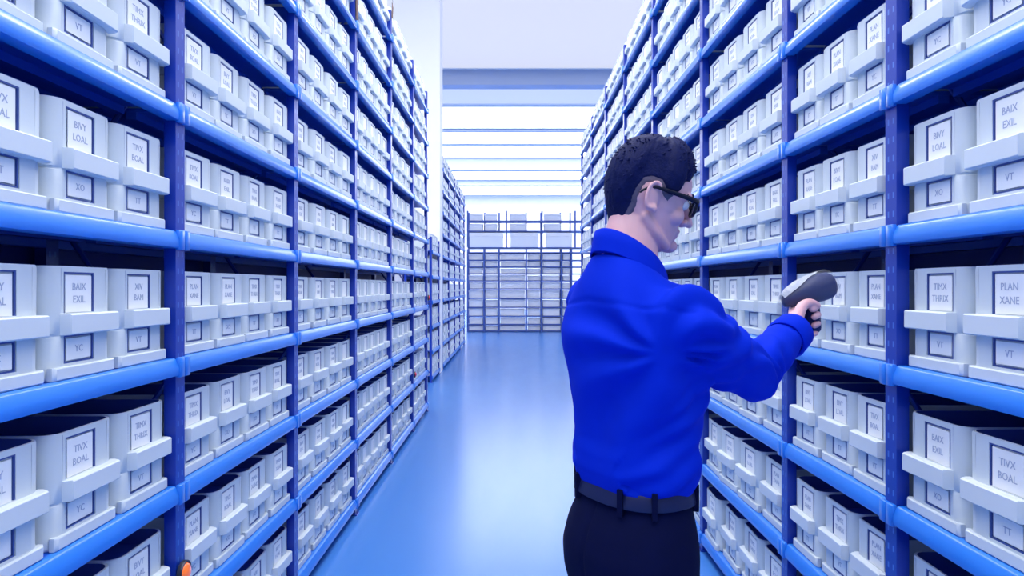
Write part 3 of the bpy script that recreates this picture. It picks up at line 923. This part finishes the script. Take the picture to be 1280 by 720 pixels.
# shoes
for s in (-1, 1):
    bm = bmesh.new(); rr = []
    for (y, w, h, z0) in ((-.075, .020, .030, .004), (-.07, .032, .060, .001), (-.04, .038, .085, 0), (.0, .040, .082, 0), (.05, .044, .064, 0), (.10, .050, .052, 0), (.15, .047, .044, .001), (.185, .030, .032, .003), (.195, .012, .018, .008)):
        rr.append([W(s*.10+w*math.cos(t*math.pi/10), y, z0+(h/2)+(h/2)*(abs(math.sin(t*math.pi/10))**.6)*math.copysign(1, math.sin(t*math.pi/10))) for t in range(20)])
    rings(bm, rr); put_bm('shoe', bm, M['shoe'], 60)

# ------------------------------------------------------------------ scanner in a clear plastic wrap
hc = TR(Vector((.0, .078, -.034)))        # centre of the grip inside the curled fingers
sc = empty('barcode_scanner', hc-GRIP_UP*.06, 'dark handheld barcode scanner wrapped in clear plastic in the raised hand', 'scanner')
def sput(name, bm, m, ang=50, parent=None):
    bmesh.ops.recalc_face_normals(bm, faces=bm.faces)
    for v in bm.verts: v.co -= sc.location
    me = bpy.data.meshes.new(name); bm.to_mesh(me); bm.free(); me.materials.append(m); shade(me, ang)
    return link(bpy.data.objects.new(name, me), parent or sc)
bm = bmesh.new()
tube(bm, [(*(hc-GRIP_UP*.022), .0140), (*hc, .0150), (*(hc+GRIP_UP*.045), .0165), (*(hc+GRIP_UP*.062), .0190)], seg=18, k=4, flat=1.15); sput('handle', bm, M['scanner'])
top = hc+GRIP_UP*.066
sdir = Vector((.95, .10, .20)).normalized()     # long axis of the scanner head, seen nearly from the side
sup = (Vector((0, 0, 1))-sdir*sdir.z).normalized(); sside = sdir.cross(sup)
def SP(l, u, s): return top+sdir*l+sup*u+sside*s
SEC = [(-.070, .005, .004, -.012), (-.067, .013, .013, -.011), (-.052, .020, .021, -.006), (-.028, .027, .027, -.001), (.0, .031, .032, .002), (.030, .033, .034, .004), (.048, .031, .032, .004), (.056, .026, .027, .004), (.058, .018, .020, .004)]
bm = bmesh.new(); rr = []
for l, w, h, du in SEC:
    rr.append([SP(l, du+h*math.sin(2*math.pi*i/26), w*math.cos(2*math.pi*i/26)) for i in range(26)])
rings(bm, rr); head_o = sput('scan_head', bm, M['scanner'])
bm = bmesh.new()   # pale crinkled shell painting the wrap's highlight on the head
rr = []
for l, w, h, du in SEC[1:6]:
    rr.append([SP(l-.004, du+.002+(h+.0022)*math.sin(math.radians(q)), (w+.0022)*math.cos(math.radians(q))) for q in [28+55*sm(-.06, .045, l)+i*(150-55*sm(-.06, .045, l))/14 for i in range(15)]])
vv = rings(bm, rr, False, 0, False); r = bmesh.ops.solidify(bm, geom=bm.faces[:], thickness=.0018)
sput('wrap_highlight', bm, M['scangrey'])
bm = bmesh.new(); rr = []
for l, k in ((.0575, 1), (.0600, .96), (.0605, .8)): rr.append([SP(l, .008+.018*k*math.sin(2*math.pi*i/24), .016*k*math.cos(2*math.pi*i/24)) for i in range(24)])
rings(bm, rr); sput('scan_window', bm, M['black'])
bm = bmesh.new(); tube(bm, [(*(hc+GRIP_UP*.044+HD.normalized()*.016), .005), (*(hc+GRIP_UP*.030+HD.normalized()*.024), .004), (*(hc+GRIP_UP*.018+HD.normalized()*.020), .004)], seg=8, k=3); sput('trigger', bm, M['scangrey'])
# plastic wrap: loose crinkled bag round the head, trailing down behind the fingers
bm = bmesh.new(); rr = []
for l, w, h, du in [(-.080, .006, .006, -.012), (-.074, .016, .014, -.010)]+[(l, w+.006, h+.006, du) for l, w, h, du in SEC[2:8]]+[(.066, .022, .026, .000), (.070, .010, .014, -.006)]:
    ring = []
    for i in range(48):
        a = 2*math.pi*i/48
        p = Vector((l*60, math.cos(a)*2.2, math.sin(a)*2.2))
        k = 1+.10*noise.noise(p)+.05*math.sin(a*9+l*120)
        low = .020*max(0, -math.sin(a))*sm(.0, .05, l)
        ring.append(SP(l, du+h*k*math.sin(a)-low, w*k*math.cos(a)))
    rr.append(ring)
rings(bm, rr); sput('plastic_wrap', bm, M['wrap'], 25)

# ------------------------------------------------------------------ camera, world, colour
cam = bpy.data.cameras.new('camera'); cam.sensor_width = 36; cam.lens = F_PX/1280*36
cam.shift_x = -(VX-640)/1280; cam.shift_y = -(360-VY)/1280; cam.clip_start = .05
co = bpy.data.objects.new('camera', cam); C.objects.link(co); co.location = (0, 0, CAMZ); co.rotation_euler = (math.pi/2, 0, 0)
SC.camera = co
w = bpy.data.worlds.new('world'); SC.world = w; w.use_nodes = True
w.node_tree.nodes['Background'].inputs[0].default_value = (.46, .62, 1.0, 1); w.node_tree.nodes['Background'].inputs[1].default_value = .55
SC.view_settings.view_transform = 'Standard'; SC.view_settings.look = 'None'; SC.view_settings.exposure = 0; SC.view_settings.gamma = 1
SC.view_settings.use_curve_mapping = False
